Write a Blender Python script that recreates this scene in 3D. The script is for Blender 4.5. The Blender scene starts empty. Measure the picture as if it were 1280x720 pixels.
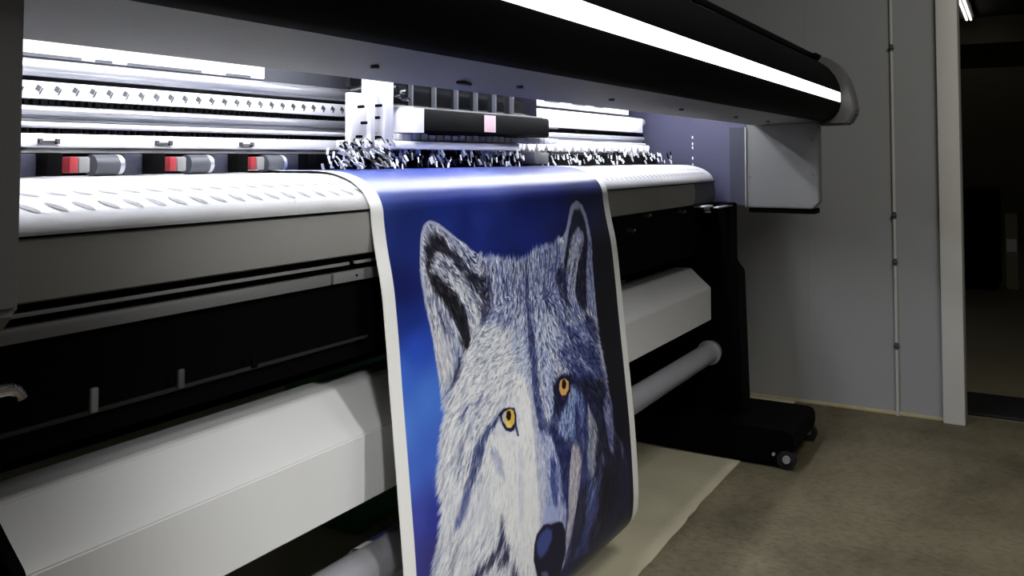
import bpy, bmesh, math, random
import numpy as np
from mathutils import Vector, Matrix
random.seed(7)
SC = bpy.context.scene
COL = SC.collection

# ---------------------------------------------------------------- camera, world, lights, exposure
cam_d = bpy.data.cameras.new('camera'); cam = bpy.data.objects.new('camera', cam_d); COL.objects.link(cam)
cam_d.sensor_width = 36; cam_d.lens = 36 * 1120 / 1280; cam_d.shift_y = -0.1648; cam_d.clip_start = 0.02
cam.location = (0, 0, 1.05)
cam.rotation_euler = (math.radians(90 + 2.4), 0, math.radians(29.55 - 90))
SC.camera = cam

def s2l(c):
    return tuple(((v/255)/12.92 if v/255 <= .04045 else ((v/255+.055)/1.055)**2.4) for v in c)

W = bpy.data.worlds.new('world'); SC.world = W; W.use_nodes = True
W.node_tree.nodes['Background'].inputs[0].default_value = (.5, .55, .6, 1)
W.node_tree.nodes['Background'].inputs[1].default_value = 0.01

def lamp(name, kind, loc, target, power, color=(1, 1, 1), size=1.0, size_y=None, **k):
    d = bpy.data.lights.new(name, kind); d.energy = power; d.color = color
    if kind == 'AREA':
        d.size = size
        if size_y: d.shape = 'RECTANGLE'; d.size_y = size_y
    else: d.shadow_soft_size = size
    for a, v in k.items(): setattr(d, a, v)
    o = bpy.data.objects.new(name, d); COL.objects.link(o); o.location = loc
    o.rotation_euler = (Vector(target) - Vector(loc)).to_track_quat('-Z', 'Y').to_euler()
    return o
lamp('ceiling_lamp', 'AREA', (2.0, -0.5, 2.72), (2.1, -0.6, 0), 30, (1, .98, .94), 1.3, .6)
lamp('ceiling_lamp', 'AREA', (.6, -2.3, 2.72), (.9, -1.6, 0), 11, (1, .98, .94), 1.3, .6)  # second ceiling lamp, added as front fill for wall, print and beam
lamp('spot_lamp', 'SPOT', (0.95, -1.1, 1.75), (1.42, 1.0, 0.5), 72, (1, .99, .97), .05, spot_size=math.radians(38), spot_blend=.9)  # added key spot near the camera, brightens print and beam
lamp('spot_lamp', 'SPOT', (-0.35, -0.85, 2.0), (1.55, 1.0, 0.5), 105, (1, .99, .97), .10, spot_size=math.radians(31), spot_blend=.8)  # added fill spot from upper left, lifts the shaded part of the beam
VS = SC.view_settings; VS.view_transform = 'Standard'; VS.look = 'None'; VS.exposure = 0.0; VS.gamma = 1.0; VS.use_curve_mapping = False
SC.cycles.use_denoising = True

# ---------------------------------------------------------------- materials
def mat(name, col, rough=.5, metal=0.0, spec=.5, var=.04, vscale=6, bump=0.0, bscale=120, coat=0.0, stretch=(1, 1, 1)):
    m = bpy.data.materials.new(name); m.use_nodes = True; n = m.node_tree; b = n.nodes['Principled BSDF']
    b.inputs['Roughness'].default_value = rough; b.inputs['Metallic'].default_value = metal
    b.inputs['Specular IOR Level'].default_value = spec; b.inputs['Coat Weight'].default_value = coat
    tc = n.nodes.new('ShaderNodeTexCoord'); mp = n.nodes.new('ShaderNodeMapping'); mp.inputs['Scale'].default_value = stretch
    n.links.new(tc.outputs['Object'], mp.inputs[0])
    nz = n.nodes.new('ShaderNodeTexNoise'); nz.inputs['Scale'].default_value = vscale; nz.inputs['Detail'].default_value = 4
    n.links.new(mp.outputs[0], nz.inputs['Vector'])
    r = n.nodes.new('ShaderNodeValToRGB'); c = s2l(col)
    r.color_ramp.elements[0].position = .3; r.color_ramp.elements[1].position = .7
    r.color_ramp.elements[0].color = (*[v*(1-var) for v in c], 1); r.color_ramp.elements[1].color = (*[min(1, v*(1+var)) for v in c], 1)
    n.links.new(nz.outputs[0], r.inputs[0]); n.links.new(r.outputs[0], b.inputs['Base Color'])
    if bump:
        z = n.nodes.new('ShaderNodeTexNoise'); z.inputs['Scale'].default_value = bscale; z.inputs['Detail'].default_value = 3
        n.links.new(mp.outputs[0], z.inputs['Vector'])
        bp = n.nodes.new('ShaderNodeBump'); bp.inputs['Strength'].default_value = bump; bp.inputs['Distance'].default_value = .01
        n.links.new(z.outputs[0], bp.inputs['Height']); n.links.new(bp.outputs[0], b.inputs['Normal'])
    return m
def emis(name, col, strength):
    m = bpy.data.materials.new(name); m.use_nodes = True; b = m.node_tree.nodes['Principled BSDF']
    b.inputs['Base Color'].default_value = (.8, .8, .8, 1)
    b.inputs['Emission Color'].default_value = (*col, 1); b.inputs['Emission Strength'].default_value = strength
    return m
M = dict(
    black=mat('black_plastic', (5, 5, 6), .65, spec=.04, var=.1),
    shell=mat('black_gloss_shell', (4, 4, 5), .6, spec=.04, var=.1),
    gray=mat('grey_painted_metal', (128, 128, 127), .5, spec=.35, bump=.06, bscale=400),
    dgray=mat('dark_grey_metal', (70, 72, 78), .5, spec=.4),
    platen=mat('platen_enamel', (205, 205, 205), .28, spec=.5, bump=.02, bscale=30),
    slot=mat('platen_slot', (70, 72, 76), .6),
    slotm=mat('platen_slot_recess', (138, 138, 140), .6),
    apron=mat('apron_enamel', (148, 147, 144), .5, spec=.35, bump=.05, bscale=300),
    beam=mat('white_enamel', (222, 223, 224), .33, spec=.5, var=.02),
    alu=mat('brushed_aluminium', (225, 226, 232), .3, metal=.75, bump=.06, bscale=200, stretch=(.02, 1, 1)),
    white=mat('white_powder_coat', (235, 235, 240), .45),
    chrome=mat('chrome', (220, 220, 225), .15, metal=1.0),
    purple=mat('slate_violet_panel', (66, 66, 88), .5, spec=.3, bump=.05, bscale=400),
    panel=mat('slate_panel', (50, 51, 64), .55, spec=.3),
    red=mat('red_plastic', (150, 44, 50), .45),
    pinklabel=mat('pale_pink_label', (250, 215, 222), .6),
    glass=mat('smoked_window', (16, 17, 20), .12, spec=.5, var=.2),
    cab=mat('grey_cabinet_paint', (98, 98, 97), .5, spec=.3, bump=.06, bscale=400),
    green=mat('green_plastic', (40, 130, 80), .45),
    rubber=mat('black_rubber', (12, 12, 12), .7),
    tube=mat('take_up_tube', (170, 170, 178), .32, spec=.5, metal=.3),
    led=emis('led_white', (1, 1, 1), 3.0),
    inled=emis('cool_led', (.90, .92, 1.0), 52.0),
    tubelight=emis('warm_tube', (1, .93, .85), 1.8),
    paperback=mat('paper_back', (225, 225, 222), .7),
    trim=mat('door_trim_paint', (205, 203, 196), .5, var=.02),
    wallm=mat('grey_wall_paint', (152, 153, 153), .75, spec=.2, var=.03, vscale=1.5, bump=.03, bscale=250),
    ceil=mat('ceiling_paint', (190, 190, 186), .9),
    pipe=mat('conduit_paint', (186, 186, 180), .5),
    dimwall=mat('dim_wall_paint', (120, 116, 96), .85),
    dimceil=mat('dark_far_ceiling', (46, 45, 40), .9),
    bar=mat('guide_bar_paint', (112, 112, 112), .5, spec=.3),
    baseb=mat('pale_sealant', (176, 164, 128), .7, var=.12, vscale=20),
)

# ---------------------------------------------------------------- mesh helpers
class MB:
    def __init__(s): s.bm = bmesh.new(); s.mi = 0
    def _done(s, fs):
        for f in fs: f.material_index = s.mi
        return s
    def box(s, x0, x1, y0, y1, z0, z1, bev=0.0, rot=None):
        t = bmesh.new(); bmesh.ops.create_cube(t, size=1)
        for v in t.verts: v.co = Vector(((x0+x1)/2+v.co.x*(x1-x0), (y0+y1)/2+v.co.y*(y1-y0), (z0+z1)/2+v.co.z*(z1-z0)))
        if bev: bmesh.ops.bevel(t, geom=t.edges[:], offset=bev, segments=2, affect='EDGES', profile=.5)
        if rot:
            c = Vector(((x0+x1)/2, (y0+y1)/2, (z0+z1)/2)); bmesh.ops.rotate(t, verts=t.verts, cent=c, matrix=Matrix.Rotation(rot[0], 3, rot[1]))
        return s._join(t)
    def _join(s, t):
        me = bpy.data.meshes.new('t'); t.to_mesh(me); t.free(); n0 = len(s.bm.faces); s.bm.from_mesh(me); bpy.data.meshes.remove(me)
        s.bm.faces.ensure_lookup_table()
        return s._done(s.bm.faces[n0:])
    def prism(s, prof, x0, x1, bev=0.0):
        t = bmesh.new(); a = [t.verts.new((x0, y, z)) for y, z in prof]; b = [t.verts.new((x1, y, z)) for y, z in prof]
        t.faces.new(a); t.faces.new(b[::-1]); n = len(prof)
        for i in range(n): t.faces.new((a[i], b[i], b[(i+1) % n], a[(i+1) % n]))
        bmesh.ops.recalc_face_normals(t, faces=t.faces[:])
        if bev: bmesh.ops.bevel(t, geom=t.edges[:], offset=bev, segments=2, affect='EDGES')
        return s._join(t)
    def cyl(s, p, q, r, r2=None, seg=24):
        p = Vector(p); q = Vector(q); t = bmesh.new(); bmesh.ops.create_cone(t, cap_ends=True, segments=seg, radius1=r, radius2=r if r2 is None else r2, depth=(q-p).length)
        R = (q-p).to_track_quat('Z', 'Y').to_matrix().to_4x4(); R.translation = (p+q)/2; bmesh.ops.transform(t, matrix=R, verts=t.verts)
        return s._join(t)
    def build(s, name, mats, parent=None, smooth=True, ang=32, label=None):
        me = bpy.data.meshes.new(name); s.bm.to_mesh(me); s.bm.free()
        for m in (mats if isinstance(mats, (list, tuple)) else [mats]): me.materials.append(m)
        if smooth: me.shade_smooth(); me.set_sharp_from_angle(angle=math.radians(ang))
        o = bpy.data.objects.new(name, me); COL.objects.link(o)
        if parent:
            o.parent = parent; o.matrix_parent_inverse = parent_world(parent).inverted()
        if label: o['label'] = label
        return o
def parent_world(o):
    m = o.matrix_basis.copy()
    while o.parent: m = o.parent.matrix_basis @ o.matrix_parent_inverse @ m; o = o.parent
    return m
def empty(name, loc, label, cat, group=None):
    o = bpy.data.objects.new(name, None); COL.objects.link(o); o.location = loc; o.empty_display_size = .1
    return tag(o, label, cat, group)
def tag(o, label, cat, group=None):
    o['label'] = label; o['category'] = cat
    if group: o['group'] = group
    return o
def struct(o): o['kind'] = 'structure'; return o
def copy_tree(o, dx, parent=None):
    c = o.copy(); COL.objects.link(c)
    if parent: c.parent = parent; c.matrix_parent_inverse = o.matrix_parent_inverse.copy()
    if dx is not None: c.location = c.location + Vector(dx)
    for ch in list(o.children): copy_tree(ch, None, c)
    return c

# ---------------------------------------------------------------- the room
WX = 3.99
def floor_mat():
    m = bpy.data.materials.new('worn_floor'); m.use_nodes = True; n = m.node_tree; b = n.nodes['Principled BSDF']; L = n.links.new
    tc = n.nodes.new('ShaderNodeTexCoord')
    def noise(sc, det, st=(1, 1, 1), dist=0):
        mp = n.nodes.new('ShaderNodeMapping'); mp.inputs['Scale'].default_value = st; L(tc.outputs['Object'], mp.inputs[0])
        z = n.nodes.new('ShaderNodeTexNoise'); z.inputs['Scale'].default_value = sc; z.inputs['Detail'].default_value = det; z.inputs['Roughness'].default_value = .65
        z.inputs['Distortion'].default_value = dist; L(mp.outputs[0], z.inputs['Vector']); return z.outputs[0]
    def ramp(src, *st):
        r = n.nodes.new('ShaderNodeValToRGB'); e = r.color_ramp.elements
        while len(e) < len(st): e.new(.5)
        for q, (p, c) in zip(e, st): q.position = p; q.color = (*s2l(c), 1)
        L(src, r.inputs[0]); return r.outputs[0]
    a = ramp(noise(3, 8, (1, 1.2, 1), .2), (.32, (78, 71, 54)), (.5, (98, 91, 71)), (.70, (112, 105, 84)))
    d = ramp(noise(60, 6, (1, .6, 1), .1), (.36, (170, 168, 160)), (.56, (255, 255, 255)))
    mx = n.nodes.new('ShaderNodeMix'); mx.data_type = 'RGBA'; mx.blend_type = 'MULTIPLY'; mx.inputs[0].default_value = .55
    L(a, mx.inputs[6]); L(d, mx.inputs[7]); L(mx.outputs[2], b.inputs['Base Color'])
    b.inputs['Roughness'].default_value = .62; b.inputs['Specular IOR Level'].default_value = .3
    bp = n.nodes.new('ShaderNodeBump'); bp.inputs['Strength'].default_value = .5; bp.inputs['Distance'].default_value = .01
    L(noise(40, 6, (1, .5, 1)), bp.inputs['Height']); L(bp.outputs[0], b.inputs['Normal'])
    return m
struct(MB().box(-2.5, WX+.12, -3.2, 3.0, -.1, 0).build('floor', floor_mat(), smooth=False))
creamm = mat('cream_floor_coating', (184, 178, 154), .5, spec=.35, var=.10, vscale=5, bump=.1, bscale=25)
# the pale coated strip under the printer, with a slightly wavy edge
def strip():
    mb = MB(); xs = np.linspace(-2.5, WX-.001, 120); rnd = random.Random(3)
    e = [.862+rnd.uniform(-.003, .003)+.003*math.sin(x*5) for x in xs]
    t = [mb.bm.verts.new((x, y, .003)) for x, y in zip(xs, e)]; u = [mb.bm.verts.new((x, 3.0, .003)) for x in xs]
    l = [mb.bm.verts.new((x, y-.001, 0)) for x, y in zip(xs, e)]
    for i in range(len(xs)-1):
        mb.bm.faces.new((t[i], t[i+1], u[i+1], u[i])); mb.bm.faces.new((l[i], l[i+1], t[i+1], t[i]))
    return mb.build('floor_coating', creamm, smooth=False)
struct(strip())
struct(MB().box(-2.5, WX+.12, -3.2, 3.0, 2.8, 2.9).build('ceiling', M['ceil'], smooth=False))
mb = MB(); mb.box(WX, WX+.12, .225, 3.0, 0, 2.8).box(WX, WX+.12, -3.2, -.78, 0, 2.8).box(WX, WX+.12, -.78, .225, 2.12, 2.8)
struct(mb.build('wall_right', M['wallm'], smooth=False))
struct(MB().box(-2.5, WX, 3.0, 3.1, 0, 2.8).build('wall_back', M['wallm'], smooth=False))
struct(MB().box(-2.6, -2.5, -3.2, 3.0, 0, 2.8).build('wall_left', M['wallm'], smooth=False))
struct(MB().box(-2.5, WX, -3.3, -3.2, 0, 2.8).build('wall_front', M['wallm'], smooth=False))
mb = MB()
mb.box(WX-.035, WX+.14, .208, .286, 0, 2.12, .003).box(WX-.035, WX+.14, -.84, -.765, 0, 2.12, .003).box(WX-.035, WX+.14, -.84, .286, 2.12, 2.19, .003)
struct(mb.build('trim_1', M['trim']))
struct(MB().box(WX-.008, WX, .286, 3.0, 0, .014, .002).build('baseboard_right', M['baseb']))
struct(MB().box(WX-.001, WX, .80, .8025, 0, 2.8).build('trim_2', M['wallm']))
# wall conduit
cd = empty('wall_conduit', (WX-.008, .455, 0), 'thin pale electrical conduit running up the grey wall left of the doorway', 'conduit')
MB().cyl((WX-.010, .455, .0), (WX-.010, .455, 2.8), .0065).build('pipe', M['pipe'], cd)
for z in (.28, .62, .81, 1.5): MB().box(WX-.020, WX, .445, .466, z-.004, z+.004, .002).cyl((WX-.010, .455, z-.014), (WX-.010, .455, z+.014), .0072).build('clip', M['dgray'], cd)

# the room beyond the doorway
X2 = 12.6
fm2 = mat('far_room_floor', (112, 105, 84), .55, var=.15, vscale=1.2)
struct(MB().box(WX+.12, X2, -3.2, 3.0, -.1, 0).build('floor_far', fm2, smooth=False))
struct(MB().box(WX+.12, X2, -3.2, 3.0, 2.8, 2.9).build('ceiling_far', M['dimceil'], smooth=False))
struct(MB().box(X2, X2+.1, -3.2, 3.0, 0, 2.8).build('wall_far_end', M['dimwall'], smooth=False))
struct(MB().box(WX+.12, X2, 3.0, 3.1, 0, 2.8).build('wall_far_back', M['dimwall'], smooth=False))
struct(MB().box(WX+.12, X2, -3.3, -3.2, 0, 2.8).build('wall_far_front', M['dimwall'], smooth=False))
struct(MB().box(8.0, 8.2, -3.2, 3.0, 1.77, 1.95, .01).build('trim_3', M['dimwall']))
struct(MB().box(WX+.14, WX+.5, -.9, .6, 0, .012, .003).build('door_threshold', M['rubber']))  # flat black strip on the floor just past the doorway
cb = empty('storage_cabinet', (8.2, .25, 0), 'dark floor cabinet seen through the doorway in the dim next room', 'cabinet')
MB().box(8.0, 8.5, .15, .85, .06, .80, .01).build('body', M['black'], cb)
MB().box(8.03, 8.47, .18, .82, 0, .06).build('plinth', M['black'], cb)
for y0, y1 in ((.165, .495), (.505, .835)):
    d = MB().box(7.98, 8.0, y0, y1, .09, .77, .004).build('door', M['black'], cb)
    MB().cyl((7.97, y0+.28, .38), (7.97, y0+.28, .5), .006).build('handle', M['dgray'], d)
sk = empty('small_carton', (8.3, .08, 0), 'small pale upright carton beside the dark cabinet in the next room', 'carton')
MB().box(8.15, 8.4, .03, .12, 0, .60, .01).build('carton', M['dimwall'], sk)
MB().box(8.145, 8.15, .04, .11, .30, .40).build('label_patch', M['pipe'], sk)
fx = empty('tube_light', (10.4, .53, 2.8), 'twin tube ceiling light glowing in the dim room beyond the doorway', 'ceiling light')
MB().box(9.5, 12.4, .45, .61, 2.76, 2.8, .005).build('housing', M['dgray'], fx)
for y in (.495, .54): MB().cyl((9.52, y, 2.735), (12.3, y, 2.735), .014).build('tube', M['tubelight'], fx)

# ---------------------------------------------------------------- the printer
pr = empty('large_format_printer', (1.9, 1.1, 0), 'long wide format inkjet printer with black hood, glowing light strip and castor stand', 'printer')
XL, XR = .40, 3.35
# hood: curved black front shell
def arc(cy, cz, a, b, t0, t1, n):
    return [(cy+a*math.cos(math.radians(t0+(t1-t0)*i/n)), cz+b*math.sin(math.radians(t0+(t1-t0)*i/n))) for i in range(n+1)]
HF = [(.632, 1.178), (.612, 1.182), (.590, 1.194), (.574, 1.214), (.566, 1.240), (.565, 1.286), (.570, 1.312), (.584, 1.345), (.606, 1.375), (.632, 1.396), (.662, 1.410), (.70, 1.418)]
HB = [(1.50, 1.45), (1.50, 1.425), (.72, 1.395), (.66, 1.385), (.62, 1.355), (.60, 1.32), (.592, 1.28), (.594, 1.235), (.606, 1.208), (.632, 1.196)]
hood = MB().prism(HF+HB, .10, 3.43).build('hood', M['shell'], pr)
MB().prism([(.5645, 1.248), (.563, 1.252), (.5628, 1.266), (.563, 1.279), (.5645, 1.283), (.575, 1.283), (.575, 1.248)], .12, 3.41).build('light_strip', M['led'], hood)
MB().box(.10, 3.44, .655, .675, 1.414, 1.432, .004).build('hinge_rail', M['black'], hood)
MB().box(3.36, 3.46, .635, .675, 1.412, 1.428, .004).build('rail_stop', M['black'], hood)
ec = MB().prism([(.62, 1.166), (.542, 1.168), (.516, 1.215), (.524, 1.27), (.542, 1.335), (.572, 1.385), (.61, 1.415), (.67, 1.43), (1.5, 1.46), (1.5, 1.168)], 3.43, 3.54, .006).build('end_cap', M['cab'], pr)
MB().prism([(.62, 1.166), (.542, 1.168), (.516, 1.215), (.524, 1.27), (.542, 1.335), (.572, 1.385), (.61, 1.415), (.67, 1.43), (1.5, 1.46), (1.5, 1.168)], -.02, .10, .006).build('end_cap', M['cab'], pr)
ul = MB().prism([(.635, 1.1785), (.86, 1.167), (.86, 1.177), (.635, 1.19)], .05, 3.42).build('hood_underside', M['gray'], pr)
for x in (.95, 1.35, 1.75, 2.2, 2.7, 3.1): MB().cyl((x, .75, 1.168), (x, .75, 1.1735), .006).build('screw', M['dgray'], ul)
MB().box(1.20, 1.245, .775, .79, 1.166, 1.172, .002, (.3, 'Z')).build('latch', M['dgray'], ul)
# lamps under the hood that light the print bed
for y in (1.03, 1.12):
    h_ = MB().box(.52, 3.30, y-.018, y+.018, 1.36, 1.385, .003).build('bed_light', M['gray'], pr)
    MB().box(.54, 3.28, y-.012, y+.012, 1.352, 1.360).build('diffuser', M['inled'], h_)
MB().box(.40, 3.35, 1.46, 1.50, .90, 1.44).build('rear_cover', M['white'], pr)

# end cabinets
def cabinet(x0, x1, xin, zb=.862):
    c = MB().prism([(.63, 1.172), (.63, zb+.023), (.655, zb), (.895, zb), (.895, 1.172)], x0, x1, .004).build('end_cabinet', M['cab'], pr)
    f = xin
    for y, z in ((.655, 1.115), (.652, .985), (.878, .975)): MB().cyl((f-.002, y, z), (f+.002, y, z), .0045, seg=12).build('screw', M['dgray'], c)
    return c
rc = cabinet(3.35, 3.40, 3.35); lc = cabinet(.10, .392, .392, .915)
MB().box(3.343, 3.351, .890, .896, .862, 1.16, .001).build('edge_strip', M['gray'], rc)
MB().box(3.37, 3.46, .65, .89, .842, .862, .003).build('foot_plate', M['black'], rc)
sw = MB().box(3.355, 3.42, .897, 1.47, .87, 1.35).build('inner_side_wall', M['purple'], pr)
MB().box(3.351, 3.356, .897, .955, .87, 1.16).build('edge_panel', M['panel'], sw)
for z in (1.125, 1.10, 1.085, 1.045, 1.02): MB().box(3.352, 3.356, 1.098, 1.102, z-.005, z+.005).build('mark', M['white'], sw)
MB().box(.33, .40, .897, 1.47, .87, 1.35).build('inner_side_wall', M['purple'], pr)

# platen with the lip, apron, strips
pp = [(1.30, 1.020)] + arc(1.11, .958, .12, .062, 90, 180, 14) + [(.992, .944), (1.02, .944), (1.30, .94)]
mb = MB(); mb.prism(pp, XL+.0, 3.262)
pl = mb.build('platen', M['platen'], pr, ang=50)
# two rows of slanted grey dashes (one pattern mesh lying on the enamel)
mb = MB()
def slot(x, ang, ln, w):
    # ellipse arc point at angle, slanted dash following the curve
    t = bmesh.new(); n = 5; vs = []
    for i in range(n):
        a = math.radians(ang + (i/(n-1)-.5)*ln)
        y = 1.11+.1206*math.cos(a); z = .958+.0626*math.sin(a); sh = (i/(n-1)-.5)*.020
        k = w*math.sin(math.pi*(i+.6)/(n+.2))
        vs.append((t.verts.new((x+sh-k, y, z)), t.verts.new((x+sh+k, y, z))))
    for i in range(n-1): t.faces.new((vs[i][0], vs[i][1], vs[i+1][1], vs[i+1][0]))
    mb._join(t)
for i in range(80):
    x = .42+i*.0355
    if x > 3.2: break
    slot(x, 149, 12, .0075); slot(x+.014, 132, 7, .006)
mb.build('vacuum_slots', M['slotm'], pl)
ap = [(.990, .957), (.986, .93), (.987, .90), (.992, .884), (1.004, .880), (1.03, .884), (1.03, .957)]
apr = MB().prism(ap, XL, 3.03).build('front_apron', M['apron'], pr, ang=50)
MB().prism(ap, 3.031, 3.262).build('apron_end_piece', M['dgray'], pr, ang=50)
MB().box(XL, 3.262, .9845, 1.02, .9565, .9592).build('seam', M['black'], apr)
MB().box(XL, 1.20, .998, 1.004, .866, .871, .001).build('edge_trim', M['gray'], pr)
MB().box(1.215, 1.5, .998, 1.004, .866, .871, .001).build('edge_trim', M['gray'], pr)
s1 = MB().box(.385, 1.155, 1.0, 1.01, .837, .8555, .001).build('media_guide_bar', M['bar'], pr)
s2 = MB().box(1.162, 1.36, 1.0, 1.01, .837, .8555, .001).build('media_guide_bar', M['bar'], pr)
MB().cyl((.459, .998, .845), (.459, 1.0005, .845), .002, seg=10).build('screw', M['black'], s1)
MB().cyl((1.22, .998, .846), (1.22, 1.0005, .846), .002, seg=10).build('screw', M['black'], s2)
MB().box(.42, 3.25, 1.02, 1.40, .70, .94).build('lower_chassis', M['black'], pr)
MB().box(.42, 3.25, 1.30, 1.32, .59, .70).build('rear_skirt', M['black'], pr)  # black panel added to keep the view behind the printer dark
# small fittings under the right end of the platen
br = MB().box(3.05, 3.14, .955, 1.0, .872, .879, .002).box(3.12, 3.30, .93, .95, .868, .873, .001).build('corner_bracket', M['alu'], pr)
MB().cyl((3.10, .955, .862), (3.10, .975, .862), .010).build('knob', M['chrome'], br)
for x, y, z in ((2.62, 1.0, .868), (2.49, 1.0, .832), (2.95, 1.0, .862)):
    k = MB().cyl((x, y, z), (x, y+.03, z), .006).build('thumb_screw', M['dgray'], pr)
    MB().cyl((x, y-.006, z+.002), (x, y+.001, z+.002), .004).build('screw_head', M['chrome'], k)
# rod with small tags and a chrome elbow, left
rd = MB().cyl((.50, 1.0, .737), (1.25, 1.0, .737), .003).build('tension_rod', M['rubber'], pr)
for x, h_, m_ in ((.715, .030, 'gray'), (.846, .026, 'dgray'), (.98, .022, 'black')):
    MB().box(x-.005, x+.005, .992, .998, .737, .737+h_, .002).build('clip_tag', M[m_], rd)
cr = MB()
pts = [(.55+.055*i/6, 1.0, .788) for i in range(7)] + [(.607+.018*math.sin(math.radians(a)), 1.0, .770+.018*math.cos(math.radians(a))) for a in range(15, 80, 12)]
for a_, b_ in zip(pts, pts[1:]): cr.cyl(a_, b_, .0085, seg=12)
cr.build('grab_handle', M['chrome'], pr)

# rails and scale behind the print bed
Yr = 1.30
def bar(name, z0, z1, m, x0=.42, x1=3.33, y=Yr, d=.03, bev=.003): return MB().box(x0, x1, y, y+d, z0, z1, bev).build(name, M[m], pr)
top = bar('top_cover', 1.203, 1.33, 'white', .42, 1.30, 1.30)
MB().box(1.30, 1.56, 1.31, 1.36, 1.20, 1.30).build('cable_housing', M['dgray'], pr)
for x0, x1 in ((.42, .655), (.70, .90), (.925, .955), (.985, 1.14), (1.20, 1.26)): MB().box(x0, x1, 1.298, 1.301, 1.2035, 1.2075).build('gap_line', M['slot'], top)
bar('upper_panel', 1.209, 1.33, 'white', 2.21, 3.20)
for x0, x1 in ((2.30, 2.42), (2.5, 2.6), (2.7, 2.8), (2.88, 2.95)): MB().box(x0, x1, 1.296, 1.300, 1.224, 1.231).build('slot_cut', M['slot'], top)
MB().cyl((.42, 1.30, 1.186), (3.34, 1.30, 1.186), .0135).build('guide_shaft', M['alu'], pr)
bar('rail_body', 1.06, 1.21, 'slot', y=1.335, d=.05, bev=0)
bar('rail_cover', 1.143, 1.199, 'white', 2.21, 3.30, 1.282, .012)
sc_ = bar('scale_strip', 1.138, 1.166, 'white', .45, 2.6, 1.30, .01)
mb = MB()
for i in range(60):
    x = .49+i*.0305
    if x > 2.15: break
    z = 1.150; mb.box(x, x+.007, 1.2985, 1.3005, z+.001, z+.009, 0, (.5, 'Y')); mb.box(x+.007, x+.009, 1.2985, 1.3005, z-.005, z+.006, 0, (.5, 'Y'))
mb.build('scale_marks', M['slot'], sc_)
mb = MB()
rr = random.Random(5)
for i in range(220):
    x = .45+i*.0132; mb.box(x, x+rr.uniform(.004, .011), 1.298, 1.306, 1.130+rr.uniform(-.003, .001), 1.138)
tb = mb.build('toothed_belt', M['black'], pr)
MB().cyl((.42, 1.30, 1.120), (3.34, 1.30, 1.120), .0085).build('guide_shaft', M['alu'], pr)
MB().cyl((.42, 1.31, 1.109), (3.34, 1.31, 1.109), .009).build('guide_shaft', M['alu'], pr)
MB().cyl((.42, 1.29, 1.0985), (3.34, 1.29, 1.0985), .0045).build('tie_rod', M['white'], pr)
mb = MB()
for i in range(230):
    x = .45+i*.0126; mb.box(x, x+rr.uniform(.004, .012), 1.292, 1.300, 1.0865+rr.uniform(-.002, .001), 1.0935)
mb.build('drive_belt', M['black'], pr)
lb = bar('lower_rail', 1.064, 1.0855, 'white', .42, 3.30, 1.285, .02)
for x in (.60, .82, 1.03, 1.22):
    MB().box(x, x+.032, 1.280, 1.286, 1.0725, 1.0745).box(x, x+.005, 1.279, 1.286, 1.0695, 1.0775).box(x+.028, x+.033, 1.279, 1.286, 1.0695, 1.0775).build('pull_tab', M['slot'], lb)
MB().box(.42, 3.30, 1.29, 1.33, 1.056, 1.064).build('rail_foot', M['gray'], lb)
MB().box(.42, 3.30, 1.34, 1.36, 1.0, 1.064).build('rear_recess', M['black'], pr)
# pinch roller stations
pz = MB().box(.78, .805, 1.20, 1.30, 1.022, 1.056, .002).build('pinch_roller_station', M['black'], pr)
MB().box(.826, .840, 1.215, 1.235, 1.026, 1.050, .002).build('red_lever', M['red'], pz)
MB().box(.841, .860, 1.215, 1.24, 1.026, 1.050, .003).build('lever_block', M['gray'], pz)
MB().cyl((.874, 1.235, 1.037), (.915, 1.235, 1.037), .0165).build('roller', M['dgray'], pz)
MB().cyl((.915, 1.235, 1.037), (.923, 1.235, 1.037), .0165).build('roller_collar', M['alu'], pz)
MB().box(.926, .985, 1.225, 1.235, 1.022, 1.054, .002).build('cover_plate', M['panel'], pz)
for k in range(-2, 14):
    if k: 
        if .8+.1785*k < .4 or .8+.1785*k > 3.2: continue
        copy_tree(pz, (.1785*k, 0, 0), pr)

# carriage
cg = MB().prism([(1.13, 1.102), (1.127, 1.106), (1.127, 1.150), (1.13, 1.155), (1.26, 1.155), (1.26, 1.102)], 1.60, 2.196, .002).build('carriage', M['shell'], pr)
mb = MB()  # rounded left nose of the carriage
t = bmesh.new(); lo = []; hi = []
for i in range(13):
    a = math.radians(90*i/12); x = 1.60-.085*math.sin(a); y = 1.212-.085*math.cos(a)
    lo.append(t.verts.new((x, y, 1.102))); hi.append(t.verts.new((x, y, 1.155)))
c0 = t.verts.new((1.60, 1.212, 1.102)); c1 = t.verts.new((1.60, 1.212, 1.155))
for i in range(12): t.faces.new((lo[i], lo[i+1], hi[i+1], hi[i])); t.faces.new((hi[i], hi[i+1], c1)); t.faces.new((lo[i+1], lo[i], c0))
bmesh.ops.recalc_face_normals(t, faces=t.faces[:]); mb._join(t)
mb.build('nose', M['white'], cg, ang=60)
MB().box(1.852, 1.905, 1.1262, 1.1272, 1.110, 1.151).build('warning_label', M['pinklabel'], cg)
up = MB().box(1.51, 2.205, 1.17, 1.26, 1.155, 1.34, .002).build('print_head_bay', M['glass'], cg)
for x in (1.60, 1.69, 1.782, 1.87, 1.96, 2.05): MB().box(x, x+.006, 1.160, 1.17, 1.158, 1.32).build('divider', M['dgray'], up)
MB().box(1.51, 2.20, 1.150, 1.17, 1.155, 1.160).build('ledge', M['gray'], up)
for x, z, r in ((1.54, 1.195, .007), (1.555, 1.18, .004), (1.575, 1.19, .006), (1.585, 1.175, .004)): MB().cyl((x, 1.155, z), (x, 1.17, z), r).build('fitting', M['chrome'], up)
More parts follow.
